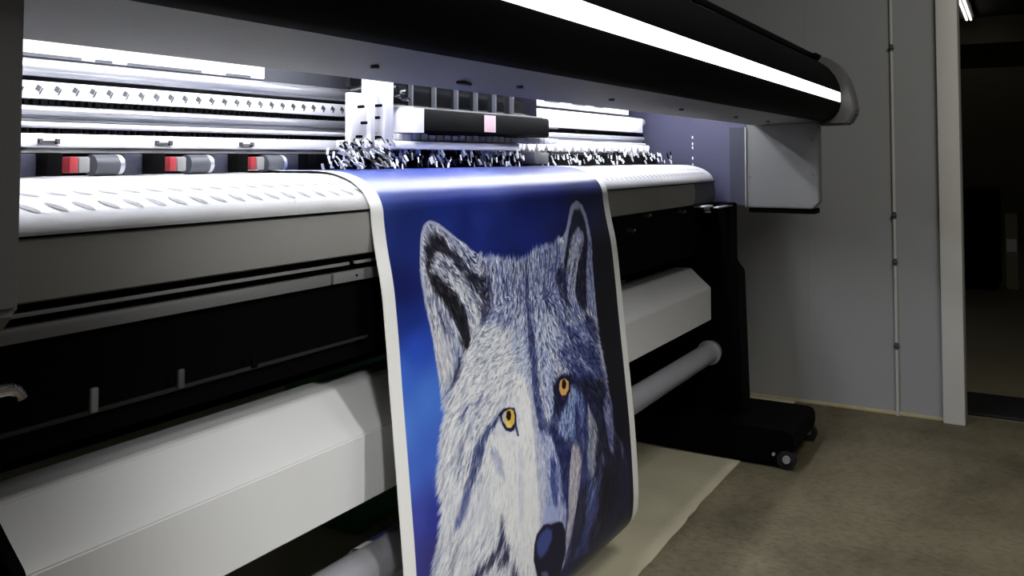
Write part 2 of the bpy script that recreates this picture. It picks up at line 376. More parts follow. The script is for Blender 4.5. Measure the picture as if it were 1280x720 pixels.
br2 = MB().box(1.432, 1.447, 1.14, 1.165, 1.045, 1.33, .002).box(1.478, 1.508, 1.14, 1.165, 1.075, 1.33, .002).box(1.447, 1.478, 1.158, 1.165, 1.10, 1.33).build('carriage_bracket', M['white'], cg)
MB().box(1.385, 1.432, 1.15, 1.168, 1.075, 1.178, .003).build('pump_block', M['white'], br2)
for x, z in ((1.405, 1.15), (1.415, 1.118), (1.455, 1.13), (1.46, 1.09), (1.462, 1.155), (1.40, 1.09)): MB().cyl((x, 1.136, z), (x, 1.152, z), .003, seg=12).build('bolt', M['black'], br2)
# white cable-chain links and the base plate below the carriage
mb = MB()
for i in range(26):
    x = 1.50+i*.031; mb.box(x, x+.024, 1.15, 1.20, 1.086, 1.101+rr.uniform(-.002, .001), .002)
mb.build('link_chain', M['white'], cg)
MB().box(1.42, 2.05, 1.14, 1.22, 1.066, 1.084, .002).build('base_plate', M['white'], cg)
# crowded springs and clips between carriage and bed
mb = MB()
for i in range(420):
    x = rr.uniform(1.33, 2.12) if i < 300 else rr.uniform(2.2, 3.25); z = rr.uniform(1.028, 1.064); y = rr.uniform(1.13, 1.19); mb.mi = i % 3
    q = rr.uniform(-.8, .8); mb.cyl((x-.007*math.sin(q), y, z-.007*math.cos(q)), (x+.007*math.sin(q), y+.004, z+.007*math.cos(q)), rr.uniform(.0012, .0032), seg=8)
o = mb.build('spring_clips', [M['white'], M['black'], M['alu']], pr); o['kind'] = 'stuff'
mb = MB()
for i in range(120):
    x = rr.uniform(1.33, 1.47); z = 1.03+.055*rr.random()**1.5; y = rr.uniform(1.10, 1.14); mb.mi = i % 3
    q = rr.uniform(-1.2, 1.2); mb.cyl((x-.006*math.sin(q), y, z-.006*math.cos(q)), (x+.006*math.sin(q), y+.01, z+.006*math.cos(q)), rr.uniform(.001, .0026), seg=8)
o = mb.build('hose_fittings', [M['gray'], M['black'], M['alu']], pr); o['kind'] = 'stuff'
mb = MB()
for i in range(34):
    x = 2.22+i*.031; mb.box(x, x+.014, 1.24, 1.28, 1.066, 1.092, .001, (.5 if i % 2 else -.4, 'Y'))
mb.build('zigzag_spring', M['white'], pr)
MB().box(1.30, 3.25, 1.205, 1.21, 1.022, 1.056).build('dark_backing', M['black'], pr)
MB().box(2.06, 2.12, 1.13, 1.17, 1.03, 1.064, .006).build('motor_housing', M['panel'], cg)
MB().box(2.135, 2.20, 1.13, 1.17, 1.03, 1.062, .004).build('cap_block', M['gray'], cg)

# lower white beam and take-up roller
bp_ = [(1.0, .452), (1.0, .569), (1.003, .573), (1.032, .598), (1.072, .634), (1.080, .637), (1.14, .637), (1.14, .452)]
be = MB().prism(bp_, .635, 3.247, .002).build('lower_beam', M['beam'], pr, ang=20)
MB().prism([(y+(.006 if y > 1.1 else -.004), z+(.006 if z > .5 else -.006)) for y, z in bp_], .618, .6345, .002).build('beam_end_plate', M['black'], be)
ro = MB().cyl((.62, 1.0, .338), (3.215, 1.0, .338), .0355, seg=40).build('take_up_roller', M['tube'], pr)
MB().cyl((3.215, 1.0, .338), (3.25, 1.0, .338), .044, .038, seg=28).build('roller_flange', M['alu'], ro)
MB().cyl((3.25, 1.0, .338), (3.275, 1.0, .338), .02, seg=20).build('spindle', M['chrome'], ro)
MB().cyl((.585, 1.0, .338), (.62, 1.0, .338), .038, .044, seg=28).build('roller_flange', M['chrome'], ro)

# stand legs with feet and castors
def leg(x0, x1, f0, f1):
    l = MB().prism([(.931, .88), (.931, .665), (.903, .628), (.888, .12), (1.34, .12), (1.34, .88)], x0, x1, .004).build('stand_leg', M['black'], pr)
    f = MB().prism([(.712, .030), (.690, .045), (.682, .07), (.682, .110), (.70, .124), (1.55, .124), (1.56, .10), (1.55, .02), (.80, .008), (.74, .010)], f0, f1, .005).build('foot', M['black'], l)
    for x in (f0, f1-.028):
        for y in (.705, 1.52):
            c = MB().cyl((x-.003, y, .031), (x+.024, y, .031), .031).build('castor', M['rubber'], l)
    return l
lr = leg(3.25, 3.36, 3.111, 3.49)
MB().cyl((3.098, .703, .036), (3.108, .703, .036), .0125).build('castor_hub', M['alu'], lr)
MB().cyl((3.098, .745, .048), (3.108, .745, .048), .005).build('castor_bolt', M['alu'], lr)
MB().cyl((3.452, .706, .036), (3.460, .706, .036), .0125).build('castor_hub', M['alu'], lr)
leg(.34, .45, .20, .58)
MB().box(.60, 3.26, 1.20, 1.24, .13, .20, .004).build('stand_crossbar', M['black'], pr)

# green crate on the floor behind
gc = empty('green_crate', (2.3, 1.9, 0), 'green plastic crate on the floor behind the printer, glimpsed below its beam', 'crate')
mb = MB(); mb.box(1.98, 2.60, 1.62, 1.65, .003, .44, .006).box(1.98, 2.60, 1.86, 1.89, .003, .44, .006).box(1.98, 2.01, 1.65, 1.86, .003, .44, .006).box(2.57, 2.60, 1.65, 1.86, .003, .44, .006).box(2.01, 2.57, 1.65, 1.86, .003, .03)
mb.build('body', M['green'], gc)
MB().box(1.965, 2.615, 1.60, 1.91, .44, .47, .006).build('lid', M['green'], gc)

# ---------------------------------------------------------------- the print
PROF=[(1.34,1.0245),(1.24,1.0245),(1.15,1.0245),(1.11,1.0245),(1.0676,1.0205),(1.03,1.009),(1.0026,0.991),(0.99,0.975),(0.983,0.957),(0.98,0.93),(0.972,0.885),(0.958,0.82),(0.947,0.73),(0.937,0.63),(0.922,0.49),(0.908,0.35),(0.899,0.21),(0.898,0.145),(0.906,0.1),(0.932,0.072),(0.97,0.066),(1.01,0.085),(1.034,0.14),(1.041,0.24),(1.0385,0.31),(1.036,0.345),(1.02,0.371),(1.0,0.378)]
BG=[(866,507,18,22,60),(905,510,14,16,34),(870,669,14,14,26),(905,715,14,14,26),(964,493,14,16,32),(910,857,14,14,26),(910,958,15,15,32),(900,457,20,28,80),(970,620,14,14,26),(725,426,15,28,100),(550,463,13,30,109),(239,408,25,45,130),(288,443,15,31,109),(78,586,21,42,126),(64,527,11,23,90),(32,425,25,46,117),(56,512,11,23,88),(87,443,18,35,109),(357,415,28,46,134),(402,477,13,30,105),(449,542,6,21,84),(686,415,21,36,117),(707,474,10,20,79),(936,431,22,28,80),(914,573,14,16,30),(871,809,14,14,26),(895,914,14,14,28),(21,577,23,46,126),(84,629,40,78,195),(31,674,62,108,212),(108,732,72,122,218),(19,765,80,130,222),(120,820,66,104,205),(31,849,70,108,208),(45,919,66,74,170),(25,978,62,62,140),(102,939,46,56,150),(95,991,55,52,120),(932,1124,24,24,50),(955,1212,18,18,36),(23,367,50,71,142),(413,330,50,67,142),(913,348,33,42,100),(2,1123,50,48,110)]  # lighter top points have reflected white light mixed into the blue
HEAD=[(175,412),(155,418),(141,435),(131,462),(122,491),(119,520),(122,546),(125,571),(132,594),(138,624),(141,654),(143,676),(148,698),(152,725),(161,739),(152,745),(160,759),(154,779),(141,797),(132,823),(136,833),(126,849),(117,875),(121,897),(126,913),(121,932),(115,957),(107,982),(89,1003),(81,1033),(48,1119),(886,1239),(961,1214),(959,1172),(959,1091),(936,1035),(900,1005),(886,972),(888,922),(876,870),(871,829),(861,788),(852,727),(854,677),(853,637),(856,587),(861,547),(871,507),(876,476),(873,441),(858,415),(828,401),(793,412),(770,439),(745,467),(732,476),(710,486),(686,490),(660,503),(623,502),(595,503),(571,504),(545,513),(509,520),(483,523),(456,518),(423,513),(392,505),(369,506),(347,504),(332,493),(311,483),(287,467),(261,454),(232,436),(208,422),(190,415)]
TONE=[
((220,223,231),9.9,1,[(255,644),(381,633),(472,698),(474,817),(466,915),(469,1048),(441,1177),(91,1037),(112,998),(115,902),(139,825),(158,758),(216,713)]),
((138,150,188),11.0,1,[(347,506),(455,522),(548,513),(694,502),(729,554),(756,692),(774,810),(685,810),(597,738),(519,776),(487,718),(427,657),(334,626)]),
((118,132,178),10.2,0.9,[(559,514),(694,502),(703,589),(801,699),(829,782),(757,787),(651,675),(579,628),(560,572)]),
((178,189,216),8.8,0.8,[(433,624),(486,624),(483,700),(488,786),(443,760),(421,689)]),
((178,190,220),7.9,0.8,[(532,630),(616,642),(643,711),(610,750),(563,785),(541,745),(529,691)]),
((48,58,108),10.1,0.95,[(701,739),(833,763),(876,890),(892,993),(962,1072),(961,1214),(724,1247),(564,1218),(586,1087),(580,1016),(548,929),(575,840),(661,860)]),
((24,26,52),10.6,0.9,[(770,828),(847,844),(886,952),(959,1091),(961,1214),(886,1239),(737,1232),(645,1214),(760,1108),(746,992)]),
((60,72,130),8.6,0.75,[(662,723),(739,765),(823,804),(829,840),(727,819),(660,787),(634,754)]),
((48,62,120),5.3,0.8,[(651,675),(698,694),(768,742),(829,782),(854,816),(801,796),(729,754),(677,713)]),
((115,120,145),3.1,0.9,[(154,423),(174,417),(198,427),(228,451),(207,447),(179,438),(154,444)]),
((118,126,152),4.0,0.9,[(220,438),(245,451),(273,471),(308,490),(344,514),(356,540),(321,527),(284,499),(249,475)]),
((22,22,38),3.1,1,[(148,448),(177,435),(211,444),(228,470),(237,493),(207,481),(181,469),(162,487),(138,507),(137,477)]),
((35,38,62),3.3,0.95,[(227,464),(258,489),(293,521),(327,544),(338,581),(316,585),(285,555),(260,532),(237,510),(224,489)]),
((132,140,165),2.6,0.9,[(250,515),(287,546),(312,574),(326,600),(306,608),(281,577),(258,542)]),
((140,146,165),3.8,0.95,[(164,483),(197,478),(223,492),(241,515),(273,554),(297,591),(304,618),(279,623),(263,594),(232,561),(198,532),(166,518),(153,501)]),
((200,205,214),3.2,0.95,[(198,511),(233,525),(267,554),(294,588),(298,617),(275,610),(251,579),(218,544)]),
((24,25,40),3.1,1,[(142,502),(170,514),(183,527),(207,542),(232,561),(250,585),(263,614),(265,654),(254,670),(233,656),(219,618),(199,586),(174,559),(153,541),(142,522)]),
((195,200,212),3.3,0.9,[(281,614),(305,615),(319,639),(297,659),(273,666),(271,639)]),
((55,60,92),3.1,0.9,[(219,676),(233,693),(214,712),(187,724),(197,697)]),
((46,50,80),4.1,0.9,[(320,535),(351,547),(361,581),(335,618),(312,625),(304,602),(330,577)]),
((186,190,205),2.4,1,[(135,447),(146,445),(131,506),(137,544),(164,572),(187,597),(192,633),(207,666),(196,701),(163,725),(151,699),(143,661),(133,601),(124,549),(121,505)]),
((205,206,214),3.6,0.9,[(139,595),(164,606),(179,646),(184,691),(159,715),(146,676)]),
((118,126,155),3.0,0.85,[(155,559),(184,580),(200,617),(189,636),(165,599)]),
((165,170,190),1.7,1,[(139,441),(154,423),(175,414),(195,418),(232,438),(268,459),(265,462),(225,442),(191,424),(174,418),(158,428),(145,448)]),
((150,160,195),2.7,1,[(828,401),(793,412),(752,462),(719,495),(687,549),(695,569),(728,515),(762,478),(798,436),(828,418)]),
((24,27,52),2.9,1,[(803,425),(836,422),(859,450),(852,505),(831,536),(820,503),(807,471),(773,483),(742,512),(716,552),(690,587),(715,514),(758,468)]),
((142,150,182),3.6,0.95,[(810,465),(834,483),(827,507),(777,543),(739,587),(702,593),(716,552),(753,507)]),
((24,27,58),3.3,1,[(822,509),(841,521),(813,582),(813,641),(792,674),(759,657),(741,616),(773,558)]),
((138,148,192),2.6,1,[(852,505),(871,507),(853,597),(847,666),(853,701),(823,684),(803,644),(818,583)]),
((128,136,180),1.9,0.9,[(841,408),(865,424),(876,466),(869,511),(854,512),(859,471),(850,435),(829,416)]),
((150,156,195),2.6,0.9,[(707,589),(732,596),(742,632),(740,662),(711,651),(705,618)]),
((30,38,78),3.4,0.95,[(672,557),(697,579),(699,626),(722,660),(691,644),(655,611),(634,577)]),
((36,46,92),4.6,0.9,[(788,673),(831,693),(847,726),(837,767),(805,742),(776,704)]),
((48,58,110),2.4,0.9,[(509,531),(517,532),(511,627),(516,697),(519,793),(520,862),(534,908),(508,905),(497,848),(494,771),(495,694),(494,616)]),
((62,74,128),4.5,0.8,[(496,745),(512,740),(520,810),(531,864),(561,907),(544,916),(506,875),(495,822)]),
((168,178,216),3.1,0.9,[(548,747),(593,756),(605,794),(588,834),(567,877),(549,872),(538,814)]),
((36,46,96),4.7,0.95,[(559,880),(598,921),(641,951),(679,974),(647,1004),(585,986),(554,943),(535,900)]),
((24,30,66),3.4,1,[(583,803),(609,791),(642,791),(678,802),(721,822),(771,824),(812,849),(833,900),(847,946),(806,932),(766,903),(729,866),(696,839),(669,822),(649,857),(603,879),(582,863)]),
((126,146,192),3.6,0.95,[(686,825),(707,845),(710,871),(681,920),(667,945),(627,936),(591,916),(591,897),(616,875),(657,859),(673,844)]),
((36,44,96),2.5,0.9,[(687,875),(702,869),(690,922),(671,926)]),
((110,124,178),2.5,0.9,[(722,840),(732,873),(721,920),(701,928),(706,889)]),
((150,155,172),3.5,0.95,[(749,877),(773,914),(793,948),(783,974),(761,1010),(731,1029),(733,970)]),
((114,120,166),3.7,0.9,[(858,882),(874,915),(886,972),(874,1031),(856,1022),(839,960),(836,910)]),
((150,158,180),4.3,0.85,[(721,982),(759,996),(777,1029),(753,1058),(729,1039)]),
((70,82,134),7.0,0.8,[(734,1063),(776,1095),(780,1134),(740,1158),(707,1179),(712,1129)]),
((58,64,116),7.0,0.8,[(680,1137),(734,1137),(722,1207),(673,1225)]),
((234,235,238),6.8,1,[(350,860),(406,863),(466,823),(482,886),(478,985),(481,1068),(453,1124),(428,1171),(369,1108),(323,1030),(294,951),(282,895),(304,858)]),
((238,239,242),7.1,1,[(410,753),(461,755),(481,818),(462,914),(432,906),(427,839),(427,806)]),
((168,177,214),3.8,1,[(491,880),(554,905),(585,983),(606,1059),(597,1129),(568,1099),(533,1069),(486,1087),(489,1005)]),
((205,208,226),3.7,0.6,[(495,898),(521,913),(513,996),(497,1057),(481,1068),(485,987)]),
((56,70,140),3.1,0.85,[(541,949),(563,955),(566,1029),(561,1062),(539,1054),(535,1002)]),
((38,48,98),3.2,0.9,[(592,950),(642,964),(626,1030),(607,1080),(588,1039),(584,991)]),
((36,38,64),4.1,0.95,[(662,1077),(692,1050),(717,1058),(701,1144),(650,1184),(614,1243),(583,1229),(627,1157)]),
((178,174,186),2.6,1,[(648,956),(682,956),(698,988),(686,1030),(662,1077),(629,1137),(584,1191),(566,1226),(548,1218),(572,1186),(595,1143),(613,1096),(622,1029)]),
((56,68,118),2.5,0.9,[(353,810),(370,807),(365,816),(318,831),(287,850),(270,879),(249,900),(225,918),(214,904),(229,879),(242,853),(271,837),(306,823)]),
((84,96,150),3.5,0.85,[(214,901),(233,907),(217,935),(197,957),(168,971),(165,953),(187,932)]),
((150,156,180),3.6,0.8,[(203,813),(218,825),(206,865),(185,895),(186,852)]),
((44,48,80),2.6,0.95,[(321,998),(329,1006),(334,1041),(349,1075),(341,1098),(310,1088),(287,1077),(250,1081),(205,1081),(186,1071),(235,1065),(279,1060),(308,1047),(320,1029)]),
((198,200,212),1.9,0.8,[(316,1058),(330,1051),(327,1077),(298,1082),(293,1071)]),
((60,62,90),2.7,0.85,[(357,1095),(377,1124),(384,1161),(399,1216),(367,1163),(351,1120)]),
((150,152,170),2.9,0.7,[(174,985),(184,993),(156,1028),(140,1050),(149,1018)]),
((90,94,122),3.8,0.8,[(151,1075),(231,1097),(348,1162),(119,1151)]),
((150,158,195),3.3,0.5,[(300,862),(328,877),(341,912),(348,945),(328,931),(306,894)]),
((168,172,200),3.7,0.5,[(265,787),(289,782),(249,810),(223,826),(230,805)]),
((150,156,186),2.1,0.6,[(300,863),(310,872),(314,886),(303,878)]),
((160,166,192),2.0,0.6,[(325,895),(341,896),(344,913),(328,914)]),
((205,207,224),4.1,0.7,[(409,899),(422,903),(412,1029),(393,1039),(396,976)]),
((206,208,222),3.1,0.6,[(253,856),(261,881),(261,949),(244,987),(241,927)]),
((70,80,130),2.0,0.7,[(230,768),(241,773),(217,795),(207,788)]),
((84,92,140),2.1,0.6,[(281,760),(300,758),(288,774),(262,786)]),
((60,68,112),2.8,0.6,[(345,546),(358,548),(361,597),(345,614),(336,594)]),
((70,80,126),2.2,0.6,[(407,545),(414,546),(415,592),(403,603)]),
((70,80,126),2.2,0.6,[(453,542),(460,543),(460,591),(448,596)]),
((60,70,118),2.4,0.7,[(575,574),(586,575),(611,629),(613,655),(592,639),(575,610)]),
((72,84,132),2.4,0.6,[(479,566),(486,567),(480,614),(468,621)]),
((64,76,124),2.7,0.6,[(623,645),(639,648),(674,686),(657,687)]),
((190,200,228),2.6,0.7,[(587,669),(609,678),(658,722),(640,728),(605,700)]),
((120,132,176),2.8,0.7,[(701,758),(726,766),(789,809),(815,838),(785,824),(737,795)]),
((100,112,160),2.7,0.7,[(783,715),(804,726),(824,761),(808,766),(790,744)]),
((88,100,158),3.1,0.6,[(549,964),(575,976),(589,1036),(596,1073),(575,1049),(557,1009)]),
((140,152,198),3.1,0.6,[(768,1055),(779,1077),(746,1108),(727,1113),(746,1076)]),
((90,100,150),3.6,0.6,[(809,1009),(826,1024),(797,1082),(776,1098),(789,1042)]),
((16,17,34),7.3,0.8,[(804,1037),(864,1064),(867,1143),(800,1178),(769,1149),(814,1097)]),
((210,214,222),1.5,0.8,[(195,521),(220,532),(249,557),(273,588),(261,589),(231,564),(202,539)]),
((60,64,90),1.2,0.8,[(180,497),(202,496),(216,506),(199,508)]),
((190,195,206),1.2,0.7,[(167,488),(195,484),(204,490),(175,496)]),
((205,208,216),1.6,0.8,[(259,601),(274,616),(281,648),(268,659),(260,630)]),
((150,156,176),1.2,0.7,[(182,594),(196,607),(208,636),(197,637)]),
((190,198,222),1.4,0.8,[(800,485),(814,494),(771,534),(733,573),(720,572),(754,529)]),
((70,76,110),1.3,0.7,[(815,502),(816,511),(764,557),(740,582),(736,577),(773,542)]),
((160,166,196),1.4,0.8,[(793,501),(792,524),(770,568),(757,586),(760,557)]),
]
TOP=[
((176,182,205),1.3,0.95,[(131,465),(139,441),(154,423),(175,414),(195,418),(232,438),(268,459),(262,461),(225,441),(191,422),(174,418),(158,427),(144,445),(127,491),(124,535),(126,564),(121,563),(119,520),(122,491)]),
((160,168,200),1.7,0.95,[(723,495),(754,458),(787,416),(823,403),(849,413),(868,440),(871,476),(864,506),(857,506),(863,473),(858,442),(842,418),(821,411),(799,422),(767,459),(734,500),(702,541),(693,540)]),
((26,28,66),1.6,1,[(339,816),(363,809),(385,811),(408,818),(413,832),(411,851),(400,860),(383,860),(365,852),(354,840),(349,821)]),
((45,50,100),1.4,0.9,[(401,852),(411,851),(417,877),(410,877)]),
((196,198,196),1.1,1,[(357,820),(368,815),(381,815),(381,834),(364,839),(356,831)]),
((226,188,84),1.1,1,[(374,816),(391,816),(403,822),(406,835),(402,847),(388,853),(372,849),(364,839),(369,826)]),
((240,222,140),1.1,0.7,[(368,834),(383,842),(392,849),(381,852),(369,847)]),
((24,16,20),0.8,1,[(376,817),(391,819),(392,829),(387,837),(377,836),(371,828)]),
((20,24,58),2.1,1,[(596,817),(611,804),(633,798),(660,805),(678,818),(669,840),(649,854),(623,862),(604,856),(595,838)]),
((90,40,80),1.1,0.7,[(619,841),(643,845),(633,854),(621,853)]),
((216,166,92),1.1,1,[(617,814),(626,807),(647,808),(665,819),(662,835),(643,845),(623,841),(614,828)]),
((20,12,18),0.8,1,[(634,809),(646,810),(653,820),(646,830),(634,830),(628,820)]),
((20,20,46),2.4,1,[(460,1091),(490,1083),(538,1090),(579,1107),(592,1133),(589,1175),(570,1202),(550,1226),(504,1224),(456,1177),(441,1136),(448,1106)]),
((72,88,160),5.2,0.8,[(474,1096),(507,1093),(529,1107),(526,1126),(495,1143),(469,1145),(456,1125),(458,1105)]),
((150,160,200),3.1,0.5,[(470,1173),(499,1181),(511,1200),(485,1196)]),
((162,176,220),3.0,0.85,[(505,1053),(543,1056),(563,1079),(560,1099),(523,1093),(494,1077)]),
]
EARY=501
DIRS=[(131,565,0.0,1.0,20,38),(227,454,0.58,0.81,18,36),(208,515,0.77,0.64,18,44),(282,570,0.6,0.8,20,42),(232,610,0.32,0.95,22,38),(157,656,0.16,0.99,22,16),(368,533,0.14,-0.99,24,42),(449,542,0.27,-0.96,26,42),(558,545,0.27,-0.96,24,40),(643,526,0.5,-0.87,24,36),(430,641,-0.45,0.89,18,40),(535,657,0.0,1.0,18,42),(651,675,0.55,0.83,20,42),(314,654,-0.97,0.24,20,26),(263,692,-0.96,0.29,24,26),(419,705,-0.98,0.2,18,22),(196,753,-0.87,0.5,32,22),(279,772,-0.95,0.32,24,22),(157,830,-0.71,0.71,36,18),(207,858,-0.62,0.78,30,30),(141,938,-0.62,0.78,38,14),(246,973,-0.51,0.86,40,8),(130,1018,-0.71,0.71,38,16),(235,1058,-0.78,0.62,32,20),(337,880,-0.2,0.98,14,6),(444,843,-0.16,0.99,16,6),(432,1003,-0.14,0.99,30,3),(538,832,0.27,0.96,16,34),(530,967,0.0,1.0,18,18),(636,746,0.53,0.85,16,44),(765,751,0.79,0.61,22,36),(819,819,0.71,0.71,24,30),(633,908,-0.16,0.99,14,26),(766,941,0.24,0.97,34,22),(853,983,0.24,0.97,34,22),(661,1023,-0.32,0.95,30,14),(760,1108,-0.64,0.77,30,20),(882,1108,0.0,1.0,34,10),(663,1185,-0.77,0.64,30,12),(825,593,-0.12,0.99,20,30),(747,536,-0.58,0.81,16,36),(833,442,-0.35,0.94,10,8)]

def smooth_prof(P, n=8):
    P = np.array(P, float); out = []
    Q = np.vstack([2*P[0]-P[1], P, 2*P[-1]-P[-2]])
    for i in range(1, len(Q)-2):
        a, b, c, d = Q[i-1:i+3]
        for k in range(n):
            t = k/n; out.append(.5*((2*b)+(-a+c)*t+(2*a-5*b+4*c-d)*t*t+(-a+3*b-3*c+d)*t**3))
    out.append(P[-1]); return np.array(out)
SP = smooth_prof(PROF); SL = np.r_[0, np.cumsum(np.hypot(*np.diff(SP, axis=0).T))]
WID = 1026.0
DX, DS = 1.9, 1.6                      # texel size on the print, in mm
xs = np.linspace(0, WID, int(WID/DX)+1); ss = np.linspace(0, 1300, int(1300/DS)+1)
GX, GS = np.meshgrid(xs, ss)           # rows: down the print
H_, W_ = GX.shape; dx = xs[1]; ds = ss[1]

def idw(pts, vals, X, Y, p=2.6, eps=18.):
    acc = 0; wt = 0
    for (a, b), v in zip(pts, vals):
        w = 1/((X-a)**2+(Y-b)**2+eps**2)**(p/2)
        acc = acc + w[..., None]*np.array(v, float); wt = wt + w
    return acc/wt[..., None]
def inside(pts, X, Y):
    r = np.zeros(X.shape, bool); n = len(pts)
    for i in range(n):
        x0, y0 = pts[i]; x1, y1 = pts[(i+1) % n]
        if y0 == y1: continue
        r ^= ((y0 > Y) != (y1 > Y)) & (X < (x1-x0)*(Y-y0)/(y1-y0)+x0)
    return r
def blur(a, sx, sy):
    for ax, sg in ((1, sx), (0, sy)):
        n = max(1, int(3*sg)); k = np.exp(-np.arange(-n, n+1)**2/(2*max(sg, .3)**2)); k /= k.sum()
        pad = [(0, 0), (0, 0)]; pad[ax] = (n, n); b = np.pad(a, pad, mode='edge'); o = np.zeros_like(a)
        for i, w in enumerate(k): o += w*(b[:, i:i+a.shape[1]] if ax else b[i:i+a.shape[0]])
        a = o
    return a
def paint(img, col, feather, alpha, pts):
    P = np.array(pts, float); m = feather*3+4
    i0 = max(0, int((P[:, 1].min()-m)/ds)); i1 = min(H_, int((P[:, 1].max()+m)/ds)+2)
    j0 = max(0, int((P[:, 0].min()-m)/dx)); j1 = min(W_, int((P[:, 0].max()+m)/dx)+2)
    if i1 <= i0 or j1 <= j0: return
    mk = inside(pts, GX[i0:i1, j0:j1], GS[i0:i1, j0:j1]).astype(float)
    mk = blur(mk, feather/dx*.6, feather/ds*.6)[..., None]*alpha
    img[i0:i1, j0:j1] = img[i0:i1, j0:j1]*(1-mk)+np.array(col, float)*mk
bgi = idw([(b[0], b[1]) for b in BG], [b[2:5] for b in BG], GX[::6, ::6], GS[::6, ::6], 3.4, 22)
yi = np.clip(np.arange(H_)/6, 0, bgi.shape[0]-1.001); xi = np.clip(np.arange(W_)/6, 0, bgi.shape[1]-1.001)
y0 = yi.astype(int); x0 = xi.astype(int); fy = (yi-y0)[:, None, None]; fx = (xi-x0)[None, :, None]
def g_(a, b): return bgi[a][:, b]
img = (g_(y0, x0)*(1-fy)*(1-fx)+g_(y0+1, x0)*fy*(1-fx)+g_(y0, x0+1)*(1-fy)*fx+g_(y0+1, x0+1)*fy*fx)
bgimg = img.copy()
hm = inside(HEAD, GX, GS).astype(float)
tone = np.zeros_like(img)+np.array((176., 183, 205))
for c, f_, a, p in TONE: paint(tone, c, f_, a, p)
# ragged fur silhouette
hs = blur(hm, 1.6, 1.6)[..., None]
img = img*(1-hs)+tone*hs
rng = np.random.default_rng(11)
DP = [(d[0], d[1]) for d in DIRS]; DV = [(d[2], d[3], d[4], d[5]) for d in DIRS]
dfld = idw(DP, DV, GX[::8, ::8], GS[::8, ::8], 4.0, 14)
def stroke(x, y, dxn, dyn, ln, w, col, al):
    ex = x+dxn*ln; ey = y+dyn*ln; pad = w+2
    i0 = max(0, int((min(y, ey)-pad)/ds)); i1 = min(H_, int((max(y, ey)+pad)/ds)+2)
    j0 = max(0, int((min(x, ex)-pad)/dx)); j1 = min(W_, int((max(x, ex)+pad)/dx)+2)
    if i1 <= i0 or j1 <= j0: return
    X = xs[j0:j1][None, :]-x; Y = ss[i0:i1][:, None]-y
    t = np.clip((X*dxn+Y*dyn)/ln, 0, 1); d = np.hypot(X-t*ln*dxn, Y-t*ln*dyn)
    ww = w*(1-t)**.6*(.4+.6*np.minimum(1, t*4)); m = (np.clip((ww-d)/1.6+.5, 0, 1)*al)[..., None]
    img[i0:i1, j0:j1] = img[i0:i1, j0:j1]*(1-m)+col*m
for x, y in rng.uniform((0, 0), (WID, 1300), (9000, 2)):   # broad tufts first
    j = int(x/dx); i = int(y/ds)
    if i >= H_ or j >= W_ or hm[i, j] < .5: continue
    vx, vy, ln, am = dfld[min(i//8, dfld.shape[0]-1), min(j//8, dfld.shape[1]-1)]
    if am < 12: continue
    a = math.atan2(vy, vx)+rng.normal(0, .12); ln = ln*rng.uniform(1.0, 1.7); c = tone[i, j]
    k = am*rng.normal(0, .9)*(.35+.65*min(1, c.mean()/120))
    stroke(x-math.cos(a)*ln*.4, y-math.sin(a)*ln*.4, math.cos(a), math.sin(a), ln, rng.uniform(2.5, 4.5), np.clip(c+k*np.array((1.08, 1.0, .8)), 8, 240), .6)
n = 0
cand = rng.uniform((0, 0), (WID, 1300), (75000, 2))
for x, y in cand:
    j = int(x/dx); i = int(y/ds)
    if i >= H_ or j >= W_ or hm[i, j] < .5: continue
    vx, vy, ln, am = dfld[min(i//8, dfld.shape[0]-1), min(j//8, dfld.shape[1]-1)]
    a = math.atan2(vy, vx)+rng.normal(0, .16); ln = ln*rng.uniform(.5, 1.05)
    s = rng.normal(0, 1)
    i2 = min(max(int((y-math.sin(a)*ln*.45)/ds), 0), H_-1); j2 = min(max(int((x-math.cos(a)*ln*.45)/dx), 0), W_-1)
    c = tone[i2, j2] if hm[i2, j2] > .5 else tone[i, j]
    k = 1.95*am*s*(1.0 if s > 0 else 1.5)
    lum = c.mean()
    f_ = .35 + .65*min(1, lum/120)
    col = np.clip(c + k*f_*np.array((1.08, 1.0, .78)), 8, 244)
    stroke(x-math.cos(a)*ln*.4, y-math.sin(a)*ln*.4, math.cos(a), math.sin(a), ln, rng.uniform(.9, 2.1), col, .85)
    n += 1
# fine fringe just outside the head outline
HP = np.array(HEAD, float)
def EAR_(p): return p[1] < EARY and (p[0] < 330 or p[0] > 700)
for q in range(len(HP)-8):
    a_, b_ = HP[q], HP[q+1]; L_ = np.hypot(*(b_-a_))
    if EAR_((a_+b_)/2): continue
    for k in range(int(L_/2.2)):
        p = a_+(b_-a_)*rng.uniform(); j = int(p[0]/dx); i = int(p[1]/ds)
        if not (0 <= i < H_ and 0 <= j < W_): continue
        vx, vy, ln, am = dfld[min(i//8, dfld.shape[0]-1), min(j//8, dfld.shape[1]-1)]
        nrm = np.array(((b_-a_)[1], -(b_-a_)[0]))/max(L_, .1)
        # outline runs down the left side first: pick the outward normal
        tst = p+nrm*6; 
        if inside(HEAD, np.array([[tst[0]]]), np.array([[tst[1]]]))[0, 0]: nrm = -nrm
        ear = p[1] < 330 and (p[0] < 330 or p[0] > 700)
        d = np.array((vx, vy))+nrm*(.15 if ear else .55); d /= np.hypot(*d)
        ii = min(max(int((p[1]-nrm[1]*8)/ds), 0), H_-1); jj = min(max(int((p[0]-nrm[0]*8)/dx), 0), W_-1)
        col = np.clip(tone[ii, jj]+rng.normal(8, 14), 10, 235)
        stroke(p[0]-nrm[0]*4, p[1]-nrm[1]*4, d[0], d[1], (6 if ear else ln*.6)*rng.uniform(.6, 1.2), rng.uniform(.9, 1.7), col, .7)
